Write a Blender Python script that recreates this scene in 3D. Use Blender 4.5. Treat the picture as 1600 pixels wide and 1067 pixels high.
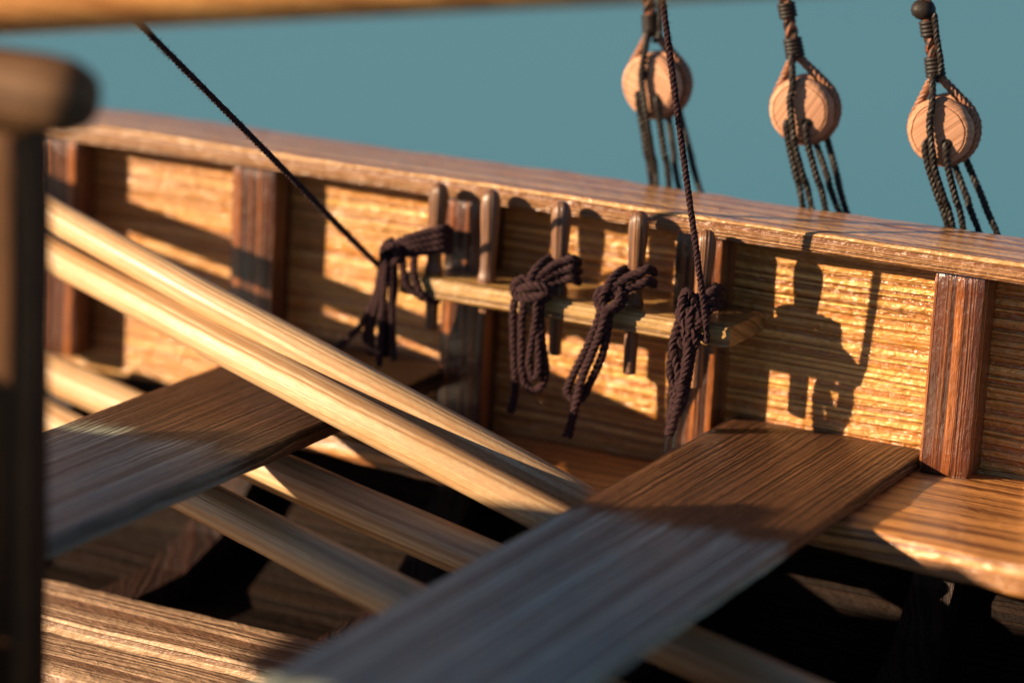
import bpy, bmesh, math, random
import numpy as np
from mathutils import Vector, Matrix, noise
random.seed(7)
for o in list(bpy.data.objects): bpy.data.objects.remove(o)
sc = bpy.context.scene
COL = sc.collection
S = 0.001                                   # all lengths below are millimetres

# ---------------------------------------------------------------- camera
F = 4640.0                                  # focal length in photo pixels (photo 1600 x 1067)
_X = np.array([9500, 1650, -4640.]); _X /= np.linalg.norm(_X)
_Y = np.array([2450, -1050, 4640.]); _Y -= _X*(_X@_Y); _Y /= np.linalg.norm(_Y)
_Z = np.cross(_X, _Y)
if _Z[1] > 0: _Z = -_Z
ROT = np.stack([_X, _Y, _Z], 1)             # ship axes -> camera (right, down, forward)
CAM = -ROT.T@(np.array([(1330-800)/F, (679-533.5)/F, 1])*464)
def ray(x, y): return ROT.T@np.array([(x-800)/F, (y-533.5)/F, 1.])
def at(x, y, Y):                            # photo pixel -> point on the plane at depth Y outboard of the bulwark
    d = ray(x, y); return Vector(CAM+d*(Y-CAM[1])/d[1])
def atz(x, y, Z):
    d = ray(x, y); return Vector(CAM+d*(Z-CAM[2])/d[2])
def near(x, y, d): return Vector(CAM+ray(x, y)*d)

cd = bpy.data.cameras.new('camera'); cam = bpy.data.objects.new('camera', cd); COL.objects.link(cam)
sc.camera = cam
m3 = Matrix(((ROT[0][0], -ROT[1][0], -ROT[2][0]), (ROT[0][1], -ROT[1][1], -ROT[2][1]), (ROT[0][2], -ROT[1][2], -ROT[2][2])))
cam.matrix_world = Matrix.Translation(Vector(CAM)*S) @ m3.to_4x4()
cd.sensor_width = 36; cd.lens = F/1600*36
cd.clip_start = 0.01; cd.clip_end = 200
cd.dof.use_dof = True; cd.dof.focus_distance = 0.448; cd.dof.aperture_fstop = 9.5

# ---------------------------------------------------------------- light
SUN = Vector((1.2, 1.0, -0.445)).normalized()     # direction the light travels
w = bpy.data.worlds.new('World'); sc.world = w; w.use_nodes = True
nt = w.node_tree; bg = nt.nodes['Background']
sky = nt.nodes.new('ShaderNodeTexSky'); sky.sky_type = 'NISHITA'; sky.sun_disc = False
sky.sun_elevation = math.asin(-SUN.z); sky.sun_rotation = math.atan2(-SUN.x, -SUN.y)
sky.air_density = .55; sky.dust_density = 0; sky.ozone_density = 1.2
nt.links.new(sky.outputs[0], bg.inputs[0]); bg.inputs[1].default_value = 0.05
sl = bpy.data.lights.new('sun', 'SUN'); so = bpy.data.objects.new('sun', sl); COL.objects.link(so)
sl.energy = 5.0; sl.angle = math.radians(0.5); sl.color = (1, .76, .49)
so.rotation_euler = SUN.to_track_quat('-Z', 'Y').to_euler(); so.location = (-.6, -.5, .4)
sc.view_settings.view_transform = 'Standard'; sc.view_settings.look = 'None'
sc.view_settings.gamma = 1; sc.view_settings.exposure = 1.36; sc.view_settings.use_curve_mapping = False
sc.render.engine = 'CYCLES'

# ---------------------------------------------------------------- materials
def mat_base(name):
    m = bpy.data.materials.new(name); m.use_nodes = True
    return m, m.node_tree, m.node_tree.nodes['Principled BSDF']
def N(t, ty, **kw):
    n = t.nodes.new(ty)
    for k, v in kw.items(): setattr(n, k, v)
    return n
def math_(t, op, a, b=None, c=None):
    n = N(t, 'ShaderNodeMath', operation=op)
    for i, v in enumerate((a, b, c)):
        if v is None: continue
        if isinstance(v, (int, float)): n.inputs[i].default_value = v
        else: t.links.new(v, n.inputs[i])
    return n.outputs[0]
def mixc(t, f, a, b, mode='MIX'):
    n = N(t, 'ShaderNodeMix', data_type='RGBA', blend_type=mode)
    for i, v in ((0, f), (6, a), (7, b)):
        if isinstance(v, (int, float)): n.inputs[i].default_value = v
        elif isinstance(v, tuple): n.inputs[i].default_value = (*v, 1)
        else: t.links.new(v, n.inputs[i])
    return n.outputs[2]
def ramp(t, f, lo, hi):
    n = N(t, 'ShaderNodeMapRange', interpolation_type='SMOOTHSTEP'); t.links.new(f, n.inputs[0])
    n.inputs[1].default_value = lo; n.inputs[2].default_value = hi
    return n.outputs[0]

def wood(name, axis, light, dark, spacing=1.0, lean=.35, rough=.38, bump=.25, coat=.5, lo=.42, hi=.62,
         blotch=.35, fibre=.35, lumps=.25, tint=None, coat_rough=.18, warp=2.2, spec=.5, sunlit_stain=None, glint=0., streak=0., gs=(.5, 1.3)):
    """sawn, stained and varnished timber; grain runs along axis (0,1,2); object coordinates in mm"""
    m, t, b = mat_base(name)
    tc = N(t, 'ShaderNodeTexCoord'); oi = N(t, 'ShaderNodeObjectInfo')
    mm = N(t, 'ShaderNodeVectorMath', operation='SCALE'); mm.inputs[3].default_value = 1000
    t.links.new(tc.outputs['Object'], mm.inputs[0])
    off = N(t, 'ShaderNodeVectorMath', operation='ADD'); t.links.new(mm.outputs[0], off.inputs[0])
    rs = N(t, 'ShaderNodeVectorMath', operation='SCALE'); rs.inputs[0].default_value = (61, 47, 83)
    t.links.new(oi.outputs['Random'], rs.inputs[3]); t.links.new(rs.outputs[0], off.inputs[1])
    P = off.outputs[0]
    def noise_(vec_scale, scale, detail=2, r=.5):
        mp = N(t, 'ShaderNodeVectorMath', operation='MULTIPLY'); t.links.new(P, mp.inputs[0]); mp.inputs[1].default_value = vec_scale
        n = N(t, 'ShaderNodeTexNoise'); t.links.new(mp.outputs[0], n.inputs['Vector'])
        n.inputs['Scale'].default_value = scale; n.inputs['Detail'].default_value = detail; n.inputs['Roughness'].default_value = r
        return n.outputs[0]
    def sv(al, ac): return tuple(al if i == axis else ac for i in range(3))
    sep = N(t, 'ShaderNodeSeparateXYZ'); t.links.new(P, sep.inputs[0])
    oth = [i for i in range(3) if i != axis]
    if axis == 0: wa, wb = (.45, 1.0)
    elif axis == 1: wa, wb = (1.0, lean)
    else: wa, wb = (1.0, .5)
    c = math_(t, 'MULTIPLY', sep.outputs[oth[0]], wa)
    c = math_(t, 'MULTIPLY_ADD', sep.outputs[oth[1]], wb, c)
    wp = noise_(sv(.018, .09), 1.0, 2)
    c = math_(t, 'MULTIPLY_ADD', wp, warp*3, c)
    wp2 = noise_(sv(.11, .3), 1.0, 2)
    c = math_(t, 'MULTIPLY_ADD', wp2, warp*.35, c)
    c = math_(t, 'DIVIDE', c, spacing)
    n1 = N(t, 'ShaderNodeTexNoise', noise_dimensions='1D'); t.links.new(c, n1.inputs['W'])
    n1.inputs['Scale'].default_value = 1.0; n1.inputs['Detail'].default_value = 2.5; n1.inputs['Roughness'].default_value = .55
    ring = ramp(t, n1.outputs[0], lo, hi)
    fib = noise_(sv(.12, 3.2), 1.0, 3, .6)
    blo = noise_(sv(.05, .14), 1.0, 3, .6)
    lum = noise_(sv(.45, .9), 1.0, 3, .6)
    colr = mixc(t, ring, light, dark)
    f2 = ramp(t, fib, .35, .7)
    colr = mixc(t, math_(t, 'MULTIPLY', f2, fibre), colr, tuple(x*.35 for x in dark))
    b2 = ramp(t, blo, .4, .66)
    colr = mixc(t, math_(t, 'MULTIPLY', b2, blotch), colr, tint or tuple(.5*x for x in light))
    if streak:                                  # broad darker and paler bands along the grain
        n2 = N(t, 'ShaderNodeTexNoise', noise_dimensions='1D'); t.links.new(c, n2.inputs['W'])
        n2.inputs['Scale'].default_value = .23; n2.inputs['Detail'].default_value = 2
        colr = mixc(t, math_(t, 'MULTIPLY', ramp(t, n2.outputs[0], .42, .62), streak), colr, tuple(1.5*x for x in dark))
    if sunlit_stain:                                   # varnish brown over one end, its edge set where the shade begins
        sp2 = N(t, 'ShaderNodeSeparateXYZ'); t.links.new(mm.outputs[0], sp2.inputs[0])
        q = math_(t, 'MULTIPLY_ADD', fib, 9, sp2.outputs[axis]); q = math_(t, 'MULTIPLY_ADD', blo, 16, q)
        sm = ramp(t, q, sunlit_stain[0], sunlit_stain[0]+sunlit_stain[1])
        colr = mixc(t, sm, colr, mixc(t, ring, sunlit_stain[2], sunlit_stain[3]))
    v = math_(t, 'MULTIPLY_ADD', oi.outputs['Random'], .3, .85)
    hs = N(t, 'ShaderNodeHueSaturation'); t.links.new(colr, hs.inputs['Color']); t.links.new(v, hs.inputs['Value'])
    t.links.new(hs.outputs[0], b.inputs['Base Color'])
    rg = math_(t, 'MULTIPLY_ADD', lum, .3, rough-.15)
    t.links.new(rg, b.inputs['Roughness'])
    b.inputs['Specular IOR Level'].default_value = spec
    b.inputs['Coat Weight'].default_value = coat; b.inputs['Coat Roughness'].default_value = coat_rough
    h = math_(t, 'MULTIPLY', ring, -.6)
    h = math_(t, 'MULTIPLY_ADD', fib, -.5, h)
    h = math_(t, 'MULTIPLY_ADD', lum, lumps*4, h)
    if glint:                                   # pimpled varnish
        gl = noise_(sv(*gs), 1.0, 2, .5); h = math_(t, 'MULTIPLY_ADD', gl, glint, h)
    bp = N(t, 'ShaderNodeBump'); bp.inputs['Strength'].default_value = 1; bp.inputs['Distance'].default_value = bump*S
    t.links.new(h, bp.inputs['Height']); t.links.new(bp.outputs[0], b.inputs['Normal']); t.links.new(bp.outputs[0], b.inputs['Coat Normal'])
    return m

def plain(name, col, rough=.7, var=.4, scale=2.0, spec=.4, bump=.05, col2=None, sheen=0):
    m, t, b = mat_base(name)
    tc = N(t, 'ShaderNodeTexCoord'); n = N(t, 'ShaderNodeTexNoise'); t.links.new(tc.outputs['Object'], n.inputs['Vector'])
    n.inputs['Scale'].default_value = scale*1000; n.inputs['Detail'].default_value = 3
    f = ramp(t, n.outputs[0], .35, .65)
    t.links.new(mixc(t, f, col, col2 or tuple(x*(1-var) for x in col)), b.inputs['Base Color'])
    b.inputs['Roughness'].default_value = rough; b.inputs['Specular IOR Level'].default_value = spec
    b.inputs['Sheen Weight'].default_value = sheen
    if bump:
        bp = N(t, 'ShaderNodeBump'); bp.inputs['Distance'].default_value = bump*S
        t.links.new(n.outputs[0], bp.inputs['Height']); t.links.new(bp.outputs[0], b.inputs['Normal'])
    return m

GOLD, GOLDD = (.52, .255, .07), (.17, .06, .015)
M = {}
M['wall'] = wood('varnished_bulwark', 0, (.80, .42, .105), (.33, .115, .02), spacing=.95, bump=.7, rough=.3, coat=1, coat_rough=.15, lumps=.22, fibre=.3, blotch=.4, tint=(.4, .15, .03), warp=.75, glint=.75, streak=.5, gs=(.6, 1.2))
M['rail'] = wood('varnished_rail', 0, (.68, .37, .145), (.17, .06, .02), spacing=.95, bump=.5, rough=.38, coat=.6, coat_rough=.25, spec=.35, lumps=.16, warp=.45, glint=.7, streak=.4)
M['frame'] = wood('varnished_frame', 2, (.31, .095, .02), (.04, .011, .004), spacing=1.5, bump=.32, rough=.34, coat=.8, coat_rough=.22, lo=.38, hi=.55, lumps=.16, warp=.6, glint=.5, blotch=.6, tint=(.1, .025, .01))
M['shelf'] = wood('varnished_shelf', 0, (.66, .29, .085), (.17, .055, .016), spacing=1.2, bump=.34, rough=.38, coat=.6, lumps=.2, warp=.7, glint=.4)
M['rack'] = wood('pale_rack', 0, (.58, .34, .11), (.23, .105, .03), spacing=.9, bump=.25, rough=.4, coat=.5, lumps=.12, warp=.5, glint=.4)
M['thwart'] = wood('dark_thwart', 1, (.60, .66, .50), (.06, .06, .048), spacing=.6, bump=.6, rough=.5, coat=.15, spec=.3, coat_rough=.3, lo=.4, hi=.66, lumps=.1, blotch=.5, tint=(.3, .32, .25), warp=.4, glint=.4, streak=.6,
                   sunlit_stain=(22, 7, (.095, .039, .018), (.013, .006, .003)))  # grey brightened for the shaded length, brown varnish kept to the sunlit end
M['floor'] = wood('floor_board', 0, (.56, .36, .22), (.2, .095, .05), spacing=1.6, bump=.5, rough=.55, coat=.15, lumps=.25, warp=.9)
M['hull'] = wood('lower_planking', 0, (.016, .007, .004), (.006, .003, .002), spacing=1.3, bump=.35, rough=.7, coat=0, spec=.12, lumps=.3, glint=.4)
M['oar'] = wood('pale_pine', 0, (.54, .365, .20), (.38, .215, .10), spacing=.9, bump=.07, rough=.5, coat=.1, lumps=.08, fibre=.35, blotch=.5, tint=(.4, .2, .07), warp=.4, coat_rough=.35)
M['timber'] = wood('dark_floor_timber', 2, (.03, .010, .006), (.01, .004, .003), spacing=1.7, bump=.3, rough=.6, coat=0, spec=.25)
M['pin'] = wood('stained_pin', 2, (.25, .10, .03), (.08, .027, .009), spacing=.8, bump=.12, rough=.5, coat=.15, lumps=.15, blotch=.8, tint=(.11, .055, .035), warp=.6, glint=.35)
M['post'] = wood('dark_post', 2, (.12, .053, .02), (.05, .02, .008), spacing=2, bump=.1, rough=.75, coat=0, spec=.15)
M['spar'] = wood('round_spar', 0, (.8, .37, .115), (.5, .19, .055), spacing=2.2, bump=.1, rough=.45, coat=.4)
M['deadeye'] = wood('deadeye_wood', 0, (.47, .25, .15), (.37, .18, .10), spacing=.7, bump=.05, rough=.65, coat=0, spec=.3, lumps=.2, fibre=.25, blotch=.6, tint=(.3, .135, .07), warp=.9)
M['drum'] = wood('round_timber', 0, (.15, .075, .034), (.07, .032, .014), spacing=2, bump=.1, rough=.7, coat=0, spec=.2)
M['rope'] = plain('purple_brown_cord', (.042, .017, .019), .85, .55, 3.5, .14, .05, sheen=.04)
M['black'] = plain('black_cord', (.012, .009, .008), .55, .5, 3, .25, .04, col2=(.018, .011, .008))
M['shroud'] = plain('tarred_shroud', (.02, .012, .009), .6, .5, .9, .3, .08, col2=(.17, .055, .024))
M['strop'] = plain('brown_strop', (.3, .12, .055), .6, .4, 1.6, .4, .04)
M['hole'] = plain('dark_hole', (.012, .009, .008), .9, .3, 2, .1, 0)
M['cut'] = plain('dark_cord_tip', (.02, .014, .014), .8, .4, 4, .2, 0)

# ---------------------------------------------------------------- builders
def tag(o, label=None, cat=None, group=None, kind=None):
    for k, v in (('label', label), ('category', cat), ('group', group), ('kind', kind)):
        if v: o[k] = v
    return o
def thing(name, loc, label, cat, group=None):
    e = bpy.data.objects.new(name, None); COL.objects.link(e); e.location = Vector(loc)*S
    e.empty_display_size = .004
    return tag(e, label, cat, group)
def world_loc(o):
    v = Vector((0, 0, 0))
    while o: v += o.location; o = o.parent
    return v
def build(name, vf, mat, parent=None, loc=None, smooth=True):
    """vf: (verts in mm, faces); the object's origin is at loc (mm), or at its parent's"""
    me = bpy.data.meshes.new(name)
    base = world_loc(parent) if parent else Vector((0, 0, 0))
    org = Vector(loc)*S if loc is not None else base
    me.from_pydata([Vector(v)*S-org for v in vf[0]], [], vf[1])
    bm = bmesh.new(); bm.from_mesh(me); bmesh.ops.recalc_face_normals(bm, faces=bm.faces); bm.to_mesh(me); bm.free()
    me.materials.append(mat)
    if smooth: me.polygons.foreach_set('use_smooth', [True]*len(me.polygons))
    o = bpy.data.objects.new(name, me); COL.objects.link(o)
    if parent: o.parent = parent
    o.location = org-base
    if smooth:
        me.set_sharp_from_angle(angle=math.radians(38))
    return o
def join(*parts):
    V, Fc = [], []
    for v, f in parts:
        n = len(V); V += list(v); Fc += [tuple(i+n for i in q) for q in f]
    return V, Fc
def board(axis, a0, a1, u0, u1, v0, v1, bev=.35, n=24, amp=.08, fn=None, seed=0.0, du=4):
    """a board swept along an axis with worn bevelled edges; fn(a)->(du0,du1,dv0,dv1) lets the section change along it"""
    V, Fc = [], []
    for i in range(n+1):
        f = i/n; a = a0+(a1-a0)*f
        e0, e1, g0, g1 = fn(a) if fn else (0, 0, 0, 0)
        U0, U1, W0, W1 = u0+e0, u1+e1, v0+g0, v1+g1
        b = min(bev, abs(U1-U0)*.3, abs(W1-W0)*.3)
        k = .71*b
        sec = [(U0+b, W0), (U1-b, W0), (U1-b+k, W0+b-k), (U1, W0+b), (U1, W1-b), (U1-b+k, W1-b+k), (U1-b, W1)]
        sec += [(U1-b+(U0-U1+2*b)*j/du, W1) for j in range(1, du)]
        sec += [(U0+b, W1), (U0+b-k, W1-b+k), (U0, W1-b), (U0, W0+b), (U0+b-k, W0+b-k)]
        end = i in (0, n)
        for (u, v) in sec:
            q = Vector((a*.22+seed, u*.35, v*.35))
            d1, d2 = noise.noise(q)*amp, noise.noise(q+Vector((31, 7, 3)))*amp
            u_, v_ = u+d1, v+d2
            if end:
                mu, mv = (U0+U1)/2, (W0+W1)/2
                u_, v_ = mu+(u_-mu)*(1-b/abs(U1-U0)), mv+(v_-mv)*(1-b/abs(W1-W0))
            p = [0, 0, 0]; o = [j for j in range(3) if j != axis]
            p[axis] = a + (noise.noise(q*2)*amp*1.5 if end else 0); p[o[0]] = u_; p[o[1]] = v_
            V.append(tuple(p))
    L = len(sec)
    for i in range(n):
        for j in range(L):
            k2 = (j+1) % L
            Fc.append((i*L+j, i*L+k2, (i+1)*L+k2, (i+1)*L+j))
    Fc.append(tuple(range(L))); Fc.append(tuple(range(n*L, n*L+L)))
    return V, Fc
def spline(pts, step=.3):
    P = [Vector(p) for p in pts]
    P = [P[0]*2-P[1]]+P+[P[-1]*2-P[-2]]
    out = []
    for i in range(1, len(P)-2):
        p0, p1, p2, p3 = P[i-1:i+3]
        n = max(2, int((p2-p1).length/step))
        for k in range(n):
            t = k/n
            out.append(.5*((2*p1)+(p2-p0)*t+(2*p0-5*p1+4*p2-p3)*t*t+(3*p1-p0-3*p2+p3)*t**3))
    out.append(P[-2]); return out
def frames_(C):
    T = [(C[min(i+1, len(C)-1)]-C[max(i-1, 0)]).normalized() for i in range(len(C))]
    n = T[0].orthogonal().normalized(); R = []
    for t in T:
        n = (n-t*n.dot(t)).normalized(); R.append((n, t.cross(n)))
    return T, R
def tube(C, r, seg=8, rf=None, cap=True):
    C = [Vector(c) for c in C]; T, R = frames_(C); V, Fc = [], []
    for i, c in enumerate(C):
        rr = rf(i/(len(C)-1)) if rf else r
        for j in range(seg):
            a = j/seg*math.tau; V.append(tuple(c+(R[i][0]*math.cos(a)+R[i][1]*math.sin(a))*rr))
    for i in range(len(C)-1):
        for j in range(seg):
            k = (j+1) % seg; Fc.append((i*seg+j, i*seg+k, (i+1)*seg+k, (i+1)*seg+j))
    if cap:
        Fc.append(tuple(range(seg))); Fc.append(tuple(range(len(V)-seg, len(V))))
    return V, Fc
def rope(pts, r=.55, strands=3, pitch=None, step=.28, smooth=True, fray=0):
    """laid cord: strands twisted round a centre line"""
    r = r*rope.k
    C = spline(pts, step) if smooth else [Vector(p) for p in pts]
    T, R = frames_(C); pitch = pitch or r*4.6
    L = [0.]
    for i in range(1, len(C)): L.append(L[-1]+(C[i]-C[i-1]).length)
    parts = []; ph = random.random()*6
    for s in range(strands):
        cs = []
        for i, c in enumerate(C):
            a = L[i]/pitch*math.tau+s/strands*math.tau+ph
            k = 1+fray*max(0, (L[i]-L[-1]+2)/2)
            wob = 1+.12*noise.noise(Vector((L[i]*.8, s*9., ph)))
            cs.append(c+(R[i][0]*math.cos(a)+R[i][1]*math.sin(a))*r*.5*k*wob)
        parts.append(tube(cs, r*.56, 6))
    if rope.fuzz:                                # stray fibres
        V, Fc = [], []
        for _ in range(int(L[-1]*rope.fuzz)):
            i = random.randrange(len(C)); a = random.random()*math.tau
            o = R[i][0]*math.cos(a)+R[i][1]*math.sin(a); b = C[i]+o*r*.95
            d = (o*random.uniform(.5, 1)+T[i]*random.uniform(-1, 1)+Vector([random.uniform(-.5, .5) for _ in range(3)])).normalized()
            l = random.uniform(.25, .8); sd = d.orthogonal().normalized()*.03; bend = T[i]*random.uniform(-.3, .3)*l
            k = len(V); V += [b-sd, b+sd, b+d*l*.6+sd*.7, b+d*l*.6-sd*.7, b+d*l+bend]
            Fc += [(k, k+1, k+2, k+3), (k+3, k+2, k+4)]
        parts.append((V, Fc))
    return join(*parts)
rope.k = 1.0; rope.fuzz = 0
def lathe(prof, c, axis=2, seg=28, amp=0., lean=(0, 0)):
    V, Fc = [], []
    for i, (h, r) in enumerate(prof):
        for j in range(seg):
            a = j/seg*math.tau; x, y = math.cos(a)*r, math.sin(a)*r
            if amp:
                q = noise.noise(Vector((x*.8+c[0], y*.8, h*.35)))*amp; x *= 1+q; y *= 1+q
            if axis == 2: V.append((c[0]+x+lean[0]*h, c[1]+y+lean[1]*h, c[2]+h))
            elif axis == 1: V.append((c[0]+x, c[1]+h, c[2]+y))
            else: V.append((c[0]+h, c[1]+x, c[2]+y))
    for i in range(len(prof)-1):
        for j in range(seg):
            k = (j+1) % seg; Fc.append((i*seg+j, i*seg+k, (i+1)*seg+k, (i+1)*seg+j))
    Fc.append(tuple(range(seg))); Fc.append(tuple(range(len(V)-seg, len(V))))
    return V, Fc

# ---------------------------------------------------------------- ground
GZ = -62
def ground_material():
    m, t, b = mat_base('teal_surface')
    tc = N(t, 'ShaderNodeTexCoord'); n = N(t, 'ShaderNodeTexNoise'); t.links.new(tc.outputs['Object'], n.inputs['Vector'])
    n.inputs['Scale'].default_value = 1.6; n.inputs['Detail'].default_value = 3
    t.links.new(mixc(t, n.outputs[0], (.074, .225, .315), (.095, .262, .35)), b.inputs['Base Color'])
    b.inputs['Roughness'].default_value = .85; b.inputs['Specular IOR Level'].default_value = .2
    return m
g = build('ground', ([(-60000, -60000, GZ), (60000, -60000, GZ), (60000, 60000, GZ), (-60000, 60000, GZ)], [(0, 1, 2, 3)]), ground_material(), smooth=False)
tag(g, 'plain teal surface spreading out of focus behind the model ship', 'ground', kind='structure')

# ---------------------------------------------------------------- hull
XA, XB = -215, 95
hull = thing('ship_hull', (-40, 0, GZ), 'varnished wooden model ship hull with bulwark, frames and cap rail', 'ship hull')
seams = [(-13.0, 20.5), (20.62, 29.4)]
for i, (z0, z1) in enumerate(seams):
    build('hull_plank', board(0, XA, XB, 0, 3.2-i*.15, z0, z1, .18, 90, .12, seed=i*13.7), M['wall'], hull)
prof = [(0.0, -13.1), (-1.2, -20), (-6, -28), (-14.5, -35), (-27, -39.5)]
def plank_between(p, q, th=3.0, sd=0.):
    (y0, z0), (y1, z1) = p, q
    d = Vector((y1-y0, z1-z0)).normalized(); nn = Vector((-d.y, d.x))
    if nn.y > 0 and abs(nn.y) > abs(nn.x): nn = -nn
    if abs(nn.x) >= abs(nn.y) and nn.x*(1 if y0 > -120 else -1) < 0: nn = -nn
    V, Fc = [], []; n = 40; g_ = .12
    for i in range(n+1):
        x = XA+(XB-XA)*i/n
        for (u, v) in ((g_, 0), (1, 0), (1, th), (g_, th)):
            L = (Vector((y1-y0, z1-z0))).length
            s = g_ if u == g_ else L-g_
            a = noise.noise(Vector((x*.1, sd, u)))*.1
            V.append((x, y0+d.x*s+nn.x*(v+a), z0+d.y*s+nn.y*(v+a)))
    for i in range(n):
        for j in range(4):
            k = (j+1) % 4; Fc.append((i*4+j, i*4+k, i*4+4+k, i*4+4+j))
    Fc += [(0, 1, 2, 3), (n*4, n*4+1, n*4+2, n*4+3)]
    return V, Fc
for i in range(len(prof)-1):
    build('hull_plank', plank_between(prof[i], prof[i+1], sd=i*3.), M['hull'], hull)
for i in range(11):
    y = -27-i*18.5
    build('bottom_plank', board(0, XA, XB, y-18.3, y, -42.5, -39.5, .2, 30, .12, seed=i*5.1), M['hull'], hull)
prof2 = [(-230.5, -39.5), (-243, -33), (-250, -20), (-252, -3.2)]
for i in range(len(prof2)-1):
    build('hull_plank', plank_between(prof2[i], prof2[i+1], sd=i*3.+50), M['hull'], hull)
for i, (z0, z1) in enumerate(((-3.1, 14), (14.1, 29.4))):
    build('hull_plank', board(0, XA, XB, -255.2, -252, z0, z1, .18, 30, .1, seed=i*3+80), M['wall'], hull)
build('cap_rail', board(0, XA, XB, -262, -245, 29.45, 32.7, .5, 40, .15), M['rail'], hull)
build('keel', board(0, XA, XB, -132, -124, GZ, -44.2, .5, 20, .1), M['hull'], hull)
sk = [(3.3, 28), (3.3, -13), (2.6, -21), (-2.5, -31), (-12, -39), (-26, -43.2), (-231, -43.2), (-246, -36), (-253.5, -21), (-255.6, -3), (-255.6, 28)]
V = [(x, y, z) for x in (XA, XB) for (y, z) in sk]+[(x, y+(1 if y > -120 else -1)*(abs(z) < 40), z-1.0*(abs(z) >= 36)) for x in (XA, XB) for (y, z) in sk]
n_ = len(sk)
Fc = [(k, k+1, n_+k+1, n_+k) for k in range(n_-1)]+[(2*n_+k, 2*n_+k+1, 3*n_+k+1, 3*n_+k) for k in range(n_-1)]
Fc += [(e*n_+k, e*n_+k+1, 2*n_+e*n_+k+1, 2*n_+e*n_+k) for e in (0, 1) for k in range(n_-1)]
Fc += [(k, n_+k, 3*n_+k, 2*n_+k) for k in (0, n_-1)]
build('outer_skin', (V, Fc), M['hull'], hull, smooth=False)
# cap rail
def rail_fn(a):
    wv = .25*math.sin(a*.05)
    return (wv*.3, -1.6*max(0, min(1, (-60-a)/90)), 0, .12*math.sin(a*.09))
build('cap_rail', board(0, XA, XB, -7.6, 10.4, 29.45, 32.7, .55, 130, .2, rail_fn, 3.3, du=6), M['rail'], hull)
# frames
FR = [(-191.5, -183.5), (-151, -143), (-111.2, -102.9), (-70.3, -62.3), (-29.2, -21.3), (13.3, 21.3), (55, 63)]
for i, (x0, x1) in enumerate(FR):
    zf = -9.65 if x0 < 0 else -2.0
    build('frame', board(2, zf, 29.43, x0, x1, -6, 0.02, .4, 26, .13, seed=i*7.7), M['frame'], hull, loc=((x0+x1)/2, -3, zf))
    V, Fc = [], []
    inn = [(-5, -15), (-6.5, -20), (-12, -26.5), (-19, -31.5), (-30, -35), (-60, -35.6), (-120, -35.6)]
    out = [(0, -15), (-1.2, -20), (-6, -28), (-14.5, -35), (-27, -39.4), (-60, -39.4), (-120, -39.4)]
    for a, b in zip(inn, out):
        V += [(x0+.6, a[0], a[1]), (x1-.6, a[0], a[1]), (x1-.6, b[0], b[1]), (x0+.6, b[0], b[1])]
    for k in range(len(inn)-1):
        for j in range(4):
            q = (j+1) % 4; Fc.append((k*4+j, k*4+q, k*4+4+q, k*4+4+j))
    Fc += [(0, 1, 2, 3), tuple(len(V)-4+j for j in range(4))]
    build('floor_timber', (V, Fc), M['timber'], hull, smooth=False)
# shelf (stringer) that carries the thwarts
def shelf_fn(a):
    return (float(np.interp(a, [-22, 10, 40, 95], [-32, -37.5, -41.5, -44]))+29, 0, 0, 0)
build('shelf', board(0, -20.4, XB, -29, -.02, -6.8, -2.05, 1.1, 60, .25, shelf_fn, 9.1, du=8), M['shelf'], hull)
def low_fn(a):
    return (float(np.interp(a, [-118, -90, -50, 20], [-15, -19, -25, -28]))+29, 0, 0, 0)
build('lower_shelf', board(0, -118, -4, -29, -.03, -13.6, -9.7, .9, 60, .25, low_fn, 5.1, du=8), M['shelf'], hull)
for x0, x1 in ((-100, -71),):
    build('thwart_cleat', board(0, x0, x1, -5.8, -.04, -9.66, -3.05, .4, 12, .1), M['shelf'], hull)
build('near_shelf', board(0, XA, XB, -251.9, -236, -7.4, -3.1, .6, 30, .2), M['shelf'], hull)
build('channel', board(0, -60, 40, 4.35, 17, 2, 5, .4, 20, .1), M['rail'], hull)

# ---------------------------------------------------------------- thwarts
for (x0, x1, lab) in ((-101, -69.8, 'dark grained thwart plank on the left crossing under the upper oars'),
                      (-19.6, 13.0, 'wide dark thwart plank in the right foreground running to the bulwark')):
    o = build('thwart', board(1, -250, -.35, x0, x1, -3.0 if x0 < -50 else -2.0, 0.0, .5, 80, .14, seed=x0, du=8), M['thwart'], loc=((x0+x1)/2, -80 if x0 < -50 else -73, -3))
    tag(o, lab, 'thwart', 'thwarts across the hull')

# ---------------------------------------------------------------- floor boards
fb = [(-51.9, -67.0, -205, 40, 'narrow floor board nearest the bulwark in the lower left'),
      (-68.8, -84.9, -205, 48, 'weathered floor board in the lower left, second from the bulwark'),
      (-86.7, -102.8, -205, 44, 'floor board at the bottom left corner, third from the bulwark')]
for i, (y1, y0, a, b, lab) in enumerate(fb):
    o = build('floor_board', board(0, a, b, y0+.5, y1, -35.5, (-32.2, -33.6, -34.6)[i]+.3, .7, 70, .45, seed=i*17.3, du=6), M['floor'], loc=(-80, (y0+y1)/2, -35.3))
    tag(o, lab, 'floor board', 'loose floor boards in the hull bottom')

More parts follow.
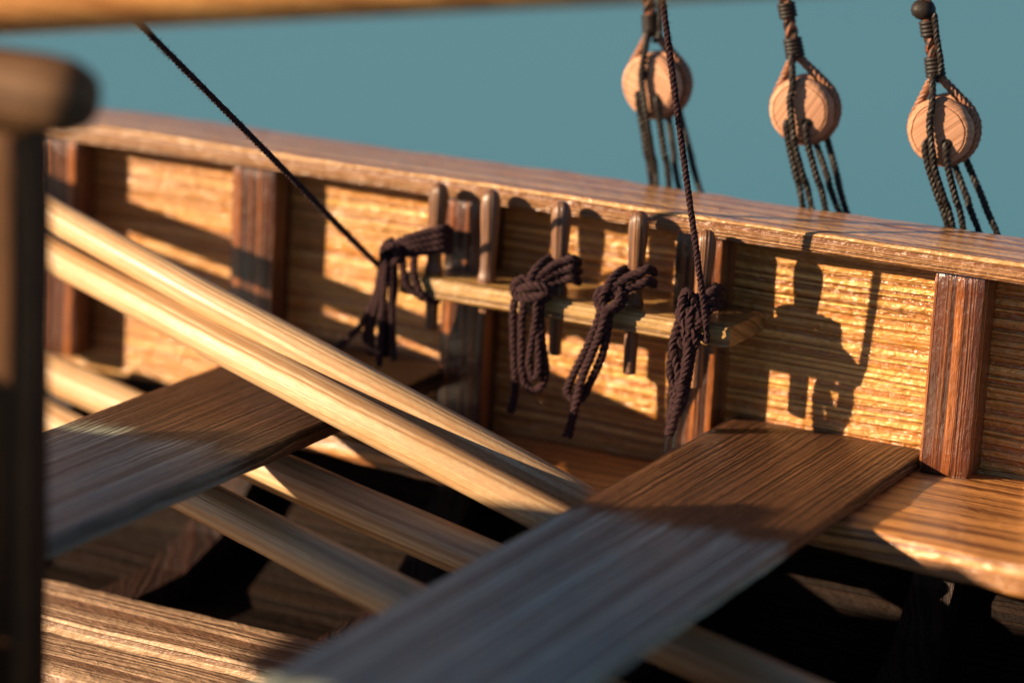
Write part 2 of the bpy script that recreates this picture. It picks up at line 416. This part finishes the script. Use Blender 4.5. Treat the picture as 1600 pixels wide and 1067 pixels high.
# ---------------------------------------------------------------- pin rack and pins
RT, RB, RF = 17.5, 14.1, -14.0
o = build('pin_rack', board(0, -74, -15.9, RF, -.03, RB, RT, .3, 50, .12, seed=4.4, du=6), M['rack'], loc=(-45, -6, RB))
tag(o, 'pale wooden pin rack shelf fixed inside the bulwark', 'pin rack')
PINS = [(-69.4, 32.5, 8.4, 'belaying pin at the left end of the rack, wrapped by the flared rope bundle'),
        (-59.6, 32.7, 12.5, 'bare belaying pin with no rope on it'),
        (-46.9, 32.5, 7.6, 'belaying pin in the middle of the rack holding the coil with round loop'),
        (-33.7, 32.8, 6.6, 'belaying pin second from the right, in the coil with the slanting loop'),
        (-22.3, 31.4, 6.3, 'belaying pin at the right end of the rack in front of a frame')]
PY = -10.8
for i, (x, zt, zb, lab) in enumerate(PINS):
    t = thing('belaying_pin', (x, PY, zb), lab, 'belaying pin', 'belaying pins in the rack')
    H = zt-RT
    pr = [(0.03, 1.6), (.4, 1.68), (1.0, 1.62), (1.6, 1.38), (2.6, 1.3), (H*.45, 1.42), (H*.68, 1.64), (H-3.0, 1.74), (H-1.8, 1.7), (H-1.0, 1.5), (H-.5, 1.2), (H-.2, .85), (H-.05, .5), (H, .12)]
    ln = ((.03, .0), (.0, .0), (-.01, 0), (.012, 0), (.02, 0))[i]
    pr = [(h, r_*.93) for h, r_ in pr]
    build('handle', lathe(pr, (x, PY, RT), amp=.04, lean=ln), M['pin'], t)
    L = RT-zb
    pr = [(0, .85), (.15, 1.02), (L*.5, 1.08), (L+.02, 1.15)]
    build('shank', lathe(pr, (x, PY, zb), amp=.05), M['pin'], t)

# ---------------------------------------------------------------- belayed ropes
def rp(lst): return [at(*p) for p in lst]
def wraps(x, z0, turns, rise, r, R0=1.55, a0=0., tilt=.35, bulge=0):
    pts = []
    n = int(turns*10)
    for i in range(n+1):
        a = a0+i/10*math.tau; rr = R0+r+bulge*noise.noise(Vector((i*.4, x, 0)))
        pts.append(Vector((x+rr*math.cos(a), PY+rr*math.sin(a), z0+rise*i/n+tilt*rr*math.cos(a))))
    return pts
def tip(p, q, r):
    p, q = Vector(p), Vector(q); d = (q-p).normalized()
    return tube([q-d*.2, q+d*.5, q+d*.9], r, 8, rf=lambda f: r*(1.05-.35*f))
YF = RF-.9       # ropes hang just in front of the rack
def zA(x, y): return (520+.3185*x, 250+.3185*y)
def zB(x, y): return (760+.375*x, 290+.375*y)
def zC(x, y): return (980+.3657*x, 310+.3657*y)
def path(fn, lst): return [at(*fn(a, b), c) for a, b, c in lst]

r0 = .62
rope.k = 1.04; rope.fuzz = 9
# rope on the left pin
t = thing('belayed_rope', at(*zA(250, 700), YF), 'dark cord slanting down to a bundle of flared loose ends on the leftmost pin', 'rope', 'cords tied on the belaying pins')
dvs = near(200, 20, 430)
build('standing_line', rope([dvs+(dvs-at(595, 418, -14.5))*.3, dvs, dvs.lerp(at(595, 418, -14.5), .5), at(595, 418, -14.5), at(606, 404, -14.2)], .5, step=.3, smooth=True), M['rope'], t)
hw = []
for k in range(4):
    dy = k*33
    hw.append(rope(path(zA, [(575, 345+dy, -9.0), (545, 335+dy, -12.6), (470, 352+dy*.95, -13.6), (380, 378+dy*.8, -14.6), (300, 412+dy*.55, -14.6), (262, 436+dy*.4, -13.8), (320, 420+dy*.5, -12.4), (430, 372+dy*.8, -8.6), (520, 345+dy, -7.6), (575, 345+dy, -9.0)]), r0))
hw.append(rope(path(zA, [(300, 395, -14.2), (262, 415, -15.6), (244, 455, -15.8), (262, 490, -15.4), (300, 488, -14.6), (318, 450, -14.6)]), r0*1.05))
hw.append(rope(path(zA, [(245, 440, -14.6), (280, 420, -16), (318, 440, -16), (310, 490, -15.6), (270, 505, -15)]), r0*1.05))
build('hitch', join(*hw), M['rope'], t)
ends = [[(255, 470, -15.4), (238, 560, -15.6), (205, 680, -15.4), (150, 790, -15.2), (85, 865, -15), (30, 912, -15)],
        [(262, 475, -15.9), (255, 600, -16.2), (240, 780, -16), (228, 985, -15.8)],
        [(290, 480, -15.4), (288, 620, -15.6), (292, 800, -15.4), (298, 960, -15.2)],
        [(245, 480, -15.1), (215, 650, -15.0), (175, 800, -14.8), (160, 880, -14.6), (185, 935, -14.6)],
        [(300, 490, -14.9), (305, 640, -14.8), (268, 800, -14.6), (262, 940, -14.6)],
        [(250, 490, -15.3), (232, 650, -15.8), (195, 790, -15.6), (190, 920, -15.4), (215, 945, -15.5)]]
for e in ends:
    P = path(zA, e)
    o = build('loose_end', rope(P, .56, fray=.12), M['rope'], t)
    build('cut_tip', tip(P[-2], P[-1], .62), M['cut'], o)
build('turn_under_rack', join(rope(path(zA, [(340, 480, -14.9), (350, 570, -15.2), (375, 630, -15), (430, 668, -14.6), (490, 690, -13), (520, 690, -12.0)]), r0*.95),
      rope(path(zA, [(400, 470, -14.8), (398, 560, -15.1), (420, 630, -15.2), (455, 675, -14.6), (500, 690, -13.2)]), r0*.95)), M['rope'], t)

# coil with the round loop on the middle pin
t = thing('belayed_rope', at(*zB(180, 650), YF), 'dark cord coil with a round hanging loop on the middle pin of the rack', 'rope', 'cords tied on the belaying pins')
hw = []
for k in range(3):
    d = k*40
    hw.append(rope(path(zB, [(385, 322+d, -9.6), (362, 306+d, -12.8), (310, 318+d, -13.4), (255, 350+d*.85, -14.4), (205, 395+d*.6, -15.2), (175, 425+d*.4, -15), (200, 390+d*.5, -13), (262, 318+d, -9), (330, 296+d, -8.2), (385, 322+d, -9.6)]), .66))
hw.append(rope(path(zB, [(272, 300, -11), (225, 330, -14.2), (190, 375, -15.4), (178, 430, -16), (205, 462, -16.2), (245, 452, -15.8)]), .7))
hw.append(rope(path(zB, [(190, 400, -15), (140, 392, -15.6), (115, 420, -15.8), (125, 458, -16.2), (175, 470, -16.6), (235, 455, -16.4), (262, 425, -15.6)]), .7))
hw.append(rope(path(zB, [(120, 440, -15.2), (160, 425, -16.6), (215, 420, -16.8), (262, 440, -16), (240, 475, -15.4), (180, 480, -15.6)]), .66))
build('hitch', join(*hw), M['rope'], t)
P = path(zB, [(125, 460, -15.6), (112, 520, -15.8), (112, 640, -15.8), (118, 760, -15.7), (120, 850, -15.6), (102, 942, -15.5)])
o = build('loose_end', rope(P, .62, fray=.5), M['rope'], t)
build('hanging_loop', rope(path(zB, [(158, 470, -16.2), (148, 560, -16.4), (146, 680, -16.4), (150, 780, -16.3), (172, 838, -16.2), (210, 850, -16), (240, 815, -15.8), (246, 750, -15.8), (232, 650, -15.8), (226, 540, -15.8), (230, 470, -15.8)]), .64), M['rope'], t)
build('hanging_loop', rope(path(zB, [(210, 470, -16.4), (205, 560, -16.4), (188, 660, -16.6), (178, 740, -16.6), (192, 800, -16.8), (216, 780, -16.6), (218, 700, -16.5), (212, 560, -16), (215, 480, -15.9)]), .6), M['rope'], t)

# coil with the slanting loop
t = thing('belayed_rope', at(*zB(430, 760), YF), 'dark cord coil with a long slanting loop and a frayed tail, second from the right', 'rope', 'cords tied on the belaying pins')
hw = []
for k in range(2):
    d = k*48
    hw.append(rope(path(zB, [(698, 362+d, -9.6), (672, 350+d, -12.8), (615, 372+d, -13.6), (560, 402+d*.8, -14.6), (512, 440+d*.5, -15.2), (492, 462+d*.3, -14.6), (530, 430+d*.4, -12.8), (580, 362+d, -8.8), (640, 340+d, -8.2), (698, 362+d, -9.6)]), .72))
hw.append(rope(path(zB, [(585, 345, -11), (540, 372, -14.2), (505, 420, -15.6), (480, 470, -16.2), (500, 512, -16.2), (545, 510, -15.8), (572, 470, -15.2), (550, 430, -15)]), .68))
hw.append(rope(path(zB, [(510, 425, -15), (470, 440, -15.8), (462, 485, -16.2), (495, 515, -16.8), (545, 490, -16.4), (560, 450, -15.6)]), .68))
build('hitch', join(*hw), M['rope'], t)
build('hanging_loop', rope(path(zB, [(480, 500, -15.8), (462, 570, -15.8), (420, 670, -15.8), (365, 780, -15.7), (336, 850, -15.6), (350, 884, -15.7), (398, 884, -15.7), (432, 820, -15.8), (478, 720, -15.9), (502, 620, -15.9), (515, 510, -15.6)]), .66), M['rope'], t)
build('loose_end', rope(path(zB, [(500, 500, -16.6), (478, 600, -16.8), (435, 710, -16.8), (398, 800, -16.8), (378, 890, -16.6), (358, 970, -16.4), (338, 1045, -16.2)]), .68, fray=.5), M['rope'], t)

# bundle on the right pin, with the line coming down from above
t = thing('belayed_rope', at(*zC(220, 700), YF), 'dark cord running straight down from above to a long tangled bundle on the right pin', 'rope', 'cords tied on the belaying pins')
top = at(1035, 0, -25); low = at(*zC(338, 550), -16.4)
up = top+(top-low)*.5
build('standing_line', rope([up, top, top.lerp(low, .5), low, at(*zC(318, 590), -15.6)], .5, step=.3), M['rope'], t)
hw = []
for k in range(3):
    d = k*36
    hw.append(rope(path(zC, [(395, 385+d, -9.2), (372, 392+d, -12.8), (320, 420+d, -13.6), (265, 430+d*.9, -14.8), (235, 430+d*.8, -14.6), (262, 420+d*.8, -12.5), (320, 395+d, -8.4), (375, 378+d, -8.2), (395, 385+d, -9.2)]), .68))
hw.append(rope(path(zC, [(300, 480, -14.6), (262, 400, -15.4), (236, 430, -15.8), (240, 520, -16), (285, 560, -16), (310, 510, -15.8), (275, 470, -15.6)]), .7))
hw.append(rope(path(zC, [(215, 480, -15.2), (245, 540, -16.4), (290, 585, -16.4), (280, 640, -16), (225, 610, -15.8), (205, 560, -15.6)]), .7))
build('hitch', join(*hw), M['rope'], t)
for e, r in (([(248, 430, -15.6), (212, 560, -15.9), (196, 640, -16.1), (222, 760, -16.2), (200, 880, -16), (178, 1010, -15.8)], .68),
          ([(270, 470, -16.2), (262, 600, -16.6), (248, 720, -16.6), (226, 840, -16.5), (196, 960, -16.4), (176, 1005, -16.2)], .68),
          ([(235, 540, -15.4), (200, 640, -15.4), (192, 740, -15.4), (196, 860, -15.4), (182, 960, -15.4)], .62),
          ([(280, 560, -16.0), (276, 660, -16.1), (258, 780, -16), (236, 880, -15.9), (206, 930, -15.9)], .62)):
    build('loose_end', rope(path(zC, e), r, fray=.35), M['rope'], t)
build('hanging_loop', rope(path(zC, [(205, 600, -15.6), (186, 700, -15.7), (190, 780, -16), (225, 800, -16.6), (250, 730, -16.9), (262, 640, -16.9), (240, 560, -16.6)]), .62), M['rope'], t)

# ---------------------------------------------------------------- shrouds, deadeyes, lanyards
DY = 13.2
rope.k = 1.0; rope.fuzz = 2
DE = [dict(c=(1015, 135), top=(1010, -40), where='left', ends=[(1018, 289), (1026, 290), (1045, 291), (1061, 294), (1094, 299)]),
      dict(c=(1247, 174), top=(1220, -40), where='middle', ends=[(1254, 322), (1268, 325), (1290, 328), (1311, 331), (1323, 333)]),
      dict(c=(1465, 206), top=(1441, -30), where='right', ends=[(1481, 357), (1490, 359), (1506, 362), (1532, 366), (1561, 371)])]
for i, d in enumerate(DE):
    c = at(*d['c'], DY-2.8); c.y = DY
    t = thing('deadeye', c, f'round pale wooden deadeye, {d["where"]} of the three beyond the rail', 'deadeye', 'deadeyes above the rail')
    pr = [(-2.95, .1), (-2.95, 3.8), (-2.9, 4.1), (-2.68, 4.2), (-2.68, 4.32), (-2.8, 4.42), (-2.6, 4.8), (-2.0, 5.2), (-1.3, 5.3), (-.85, 5.05), (-.45, 4.5), (1.2, 4.4), (1.6, 5.0), (2.1, 5.3), (2.9, 5.2), (3.6, 4.7), (4.1, 3.8), (4.3, 2.6), (4.35, .1)]
    dsc = build('disc', lathe(pr, c, 1, 40, .03), M['deadeye'], t)
    dsc.rotation_euler = ((.03, -.04, .05)[i], (.4, 2.1, -.7)[i], (-.03, .06, .02)[i])
    holes = [(-1.75, -1.75), (1.65, -1.75), (-.95, 1.9)]
    for hx, hz in holes:
        build('hole', lathe([(-3.0, .05), (-3.0, .72), (-2.9, .85)], (c.x+hx, c.y, c.z+hz), 1, 14), M['hole'], t)
    # shroud: strop round the groove, seizing, served rope going up
    tp = at(*d['top'], DY-.6)
    sh = thing('shroud', c+Vector((0, 0, 7)), f'tarred shroud rope turned round the {d["where"]} deadeye', 'rope', 'shrouds')
    dirv = (tp-c).normalized()
    apex = c+dirv*8.4
    for yy in (-.2, .95):
        pts = []
        a_up = math.atan2(dirv.z, dirv.x)
        for k in range(25):
            a = a_up+math.radians(52+k*(256/24)); pts.append(Vector((c.x+5.28*math.cos(a), c.y+yy, c.z+5.28*math.sin(a))))
        pts = [apex+Vector((-.45, yy*.5, 0))]+pts+[apex+Vector((.45, yy*.5, 0))]
        build('strop', rope(pts, .62), M['strop'], sh)
    far = apex+(tp-apex)*1.35
    build('served_rope', rope([apex-dirv*.6, apex+dirv*2, apex.lerp(far, .5), far], 1.05, strands=3, pitch=5.5), M['shroud'], sh)
    for s0, n in ((0.2, 5), (6.5, 4)):
        rings = []
        for k in range(n):
            q = apex+dirv*(s0+k*.62)
            e1 = dirv.orthogonal().normalized(); e2 = dirv.cross(e1)
            rings.append(tube([q+(e1*math.cos(j/14*math.tau)+e2*math.sin(j/14*math.tau))*(1.18 if s0 > 1 else 1.3-.02*k) for j in range(15)], .34, 6))
        build('seizing', join(*rings), M['black'], sh)
    if i == 2:
        bc = at(1443, 15, DY-.6)
        build('ball_knot', lathe([(-1.75, .1), (-1.5, .95), (-1.0, 1.6), (-.3, 1.95), (.4, 1.9), (1.0, 1.55), (1.5, .9), (1.7, .1)], bc, 2, 18, .12), M['black'], sh)
        build('tail', rope([at(1460, 22, DY-1.2), at(1464, 60, DY-1.4), at(1470, 100, DY-1.2), at(1462, 128, DY-.8)], .5), M['black'], sh)
    elif i == 0:
        build('tail', rope([at(1030, -30, DY-1.2), at(1031, 30, DY-1.3), at(1030, 52, DY-1.2), at(1022, 66, DY-.8)], .5), M['black'], sh)
    # lanyard
    la = thing('lanyard', (c.x+4, DY, 5), f'black lanyard strands reeved through the {d["where"]} deadeye down behind the rail', 'rope', 'lanyards below the deadeyes')
    fy, by = DY-3.35, DY+3.6
    def down(p, q):                                # carry a strand on below the rail to the channel
        k = (5.05-p.z)/(q.z-p.z); return Vector((p.x+(q.x-p.x)*k, max(11.9, min(15.5, q.y)), 5.05))
    E_ = [Vector(at(x, y, Y)) for (x, y), Y in zip(d['ends'], (11.9, 11.9, 12.4, 14.6, 15.3))]
    st = [(Vector((c.x-1.75, fy+.5, c.z-1.75)), [Vector((c.x-1.6, fy-.05, c.z-2.7)), Vector((c.x-1.0, fy+.1, c.z-5.2))], E_[0]),
          (apex+Vector((-.1, -1.3, .3)), [Vector((c.x-.9, fy-.4, c.z+4.4)), Vector((c.x-1.05, fy-.55, c.z+1.5)), Vector((c.x-.3, fy-.6, c.z-2.5)), Vector((c.x+.15, fy-.2, c.z-5.4))], E_[1]),
          (Vector((c.x+1.65, fy+.5, c.z-1.75)), [Vector((c.x+1.75, fy-.05, c.z-2.7)), Vector((c.x+2.3, fy+.1, c.z-5.2))], E_[2]),
          (Vector((c.x+.4, by-.4, c.z-3.4)), [Vector((c.x+.8, by, c.z-5.4))], E_[3]),
          (Vector((c.x+2.0, by-.4, c.z-2.4)), [Vector((c.x+2.6, by, c.z-4.4))], E_[4])]
    for a, mid, e in st:
        last = mid[-1]
        build('strand', rope([a]+mid+[last.lerp(e, .5), e, down(last, e)], .58, step=.3), M['black'], la)

# ---------------------------------------------------------------- oars
def oar(p0, p1, r, lab, mid=None):
    d = (p1-p0).normalized(); L = (p1-p0).length; n = 90; seg = 22
    q = d.to_track_quat('X', 'Z'); m0 = (p0+p1)/2
    sag, f0 = Vector((0, 0, 0)), .5
    if mid is not None:                          # the shaft gives a little where it bears on a thwart
        f0 = (mid-p0).dot(d)/L; sag = q.inverted() @ (mid-(p0+d*f0*L)); sag.x = 0
    V, Fc = [], []
    for i in range(n+1):
        f = i/n; rr = r*(1+.05*math.sin(f*7+r))
        e = min(f, 1-f)*L
        if e < r: rr *= math.sqrt(max(.02, 1-(1-e/r)**2))
        b = f*(1-f)/(f0*(1-f0))
        for j in range(seg):
            a = j/seg*math.tau
            k = 1+.035*noise.noise(Vector((f*L*.06, math.cos(a)+r, math.sin(a))))
            V.append(Vector((f*L-L/2, rr*k*math.cos(a), rr*k*math.sin(a)))+sag*b)
    for i in range(n):
        for j in range(seg):
            k = (j+1) % seg; Fc.append((i*seg+j, i*seg+k, (i+1)*seg+k, (i+1)*seg+j))
    Fc.append(tuple(range(seg))); Fc.append(tuple(range(n*seg, n*seg+seg)))
    me = bpy.data.meshes.new('oar'); me.from_pydata([v*S for v in V], [], Fc); me.materials.append(M['oar'])
    bm = bmesh.new(); bm.from_mesh(me); bmesh.ops.recalc_face_normals(bm, faces=bm.faces); bm.to_mesh(me); bm.free()
    me.polygons.foreach_set('use_smooth', [True]*len(me.polygons))
    o = bpy.data.objects.new('oar', me); COL.objects.link(o)
    o.location = m0*S; o.rotation_euler = q.to_euler()
    return tag(o, lab, 'oar', 'oars stowed in the hull')
def depth_of(p): return float((ROT@(np.array(p)-CAM))[2])
mid = atz(580, 662, 2.5)
p0 = at(-70, 320, -13); p1 = atz(935, 848, -9)
oar(p0, p1, 2.9, 'thick pale oar lying in front in the upper pair, over the left thwart', mid)
mid = atz(580, 606, 6.2)
p0 = at(-70, 254, -13); p1 = atz(935, 797, -8)
oar(p0, p1, 2.75, 'pale oar lying behind its twin in the upper pair, nearer the bulwark', mid)
c1, d1 = atz(60, 575, -9), atz(720, 862, -13)
c2, d2 = atz(60, 650, -9.5), atz(600, 925, -13.5)
oar(c1-(d1-c1)*.1, d1+(d1-c1)*1.1, 3.4, 'pale oar under the thwarts in the lower pair, nearer the bulwark')
oar(c2-(d2-c2)*.1, d2+(d2-c2)*1.4, 3.4, 'pale oar under the thwarts in the lower pair, farther from the bulwark')

# ---------------------------------------------------------------- foreground post, spar and drum
pc = near(2, 600, 366)
o = build('stanchion', board(2, -39.4, 59.5, pc.x-4.6, pc.x+4.6, pc.y-4.2, pc.y+4.2, .8, 30, .15), M['post'], loc=(pc.x, pc.y, -39))
tag(o, 'dark upright post blurred along the left edge in the foreground', 'post')
A, B = near(40, -20, 366), near(1010, -62, 350)
dv = (B-A).normalized()
sp = [A-dv*11, B+dv*25]
L = (sp[1]-sp[0]).length
me = tube([sp[0].lerp(sp[1], k/40) for k in range(41)], 5.4, 24, rf=lambda f: 5.9-1.1*f)
o = build('spar', me, M['spar'], loc=(A+B)/2); tag(o, 'round orange wooden spar blurred across the top edge in the foreground', 'spar')
dc = near(28, 112, 388); dc.x, dc.y = pc.x+1.5, pc.y; dc.z = 59.5+4.75
o = build('drum', lathe([(-16, .1), (-16, 3.6), (-15, 4.8), (4, 4.8), (8, 4.5), (10.2, 3.6), (11.2, 2.2), (11.6, .1)], dc, 0, 28, .03), M['drum'], loc=dc)
tag(o, 'dark rounded timber end blurred below the spar in the upper left', 'timber')

# added deck, out of view at left, shaped to shade the thwarts
dk = thing('shade_deck', (-180, -250, -3), 'added plank deck on posts, out of view at left, put in to shade the thwarts', 'deck')
for k in range(7):
    y1 = -198-k*11.5
    x0, x1 = -292, -122
    V, Fc = board(0, x0, x1, y1-11.3, y1, 50, 53, .3, 12, .1, seed=k)
    V = [(v[0], v[1]+.176*(v[0]-x0), v[2]) for v in V]
    build('shade_deck_plank', (V, Fc), M['floor'], dk)
for x, y in ((-210, -249), (-130, -249)):
    build('post', board(2, -3, 50, x-3, x+3, y-3, y+3, .4, 8, .1), M['post'], dk)
for x, yo in ((-210, 4), (-130, 17)):
    build('shade_deck_beam', board(1, -252, -172+yo, x-3, x+3, 45, 49.9, .4, 8, .1), M['post'], dk)
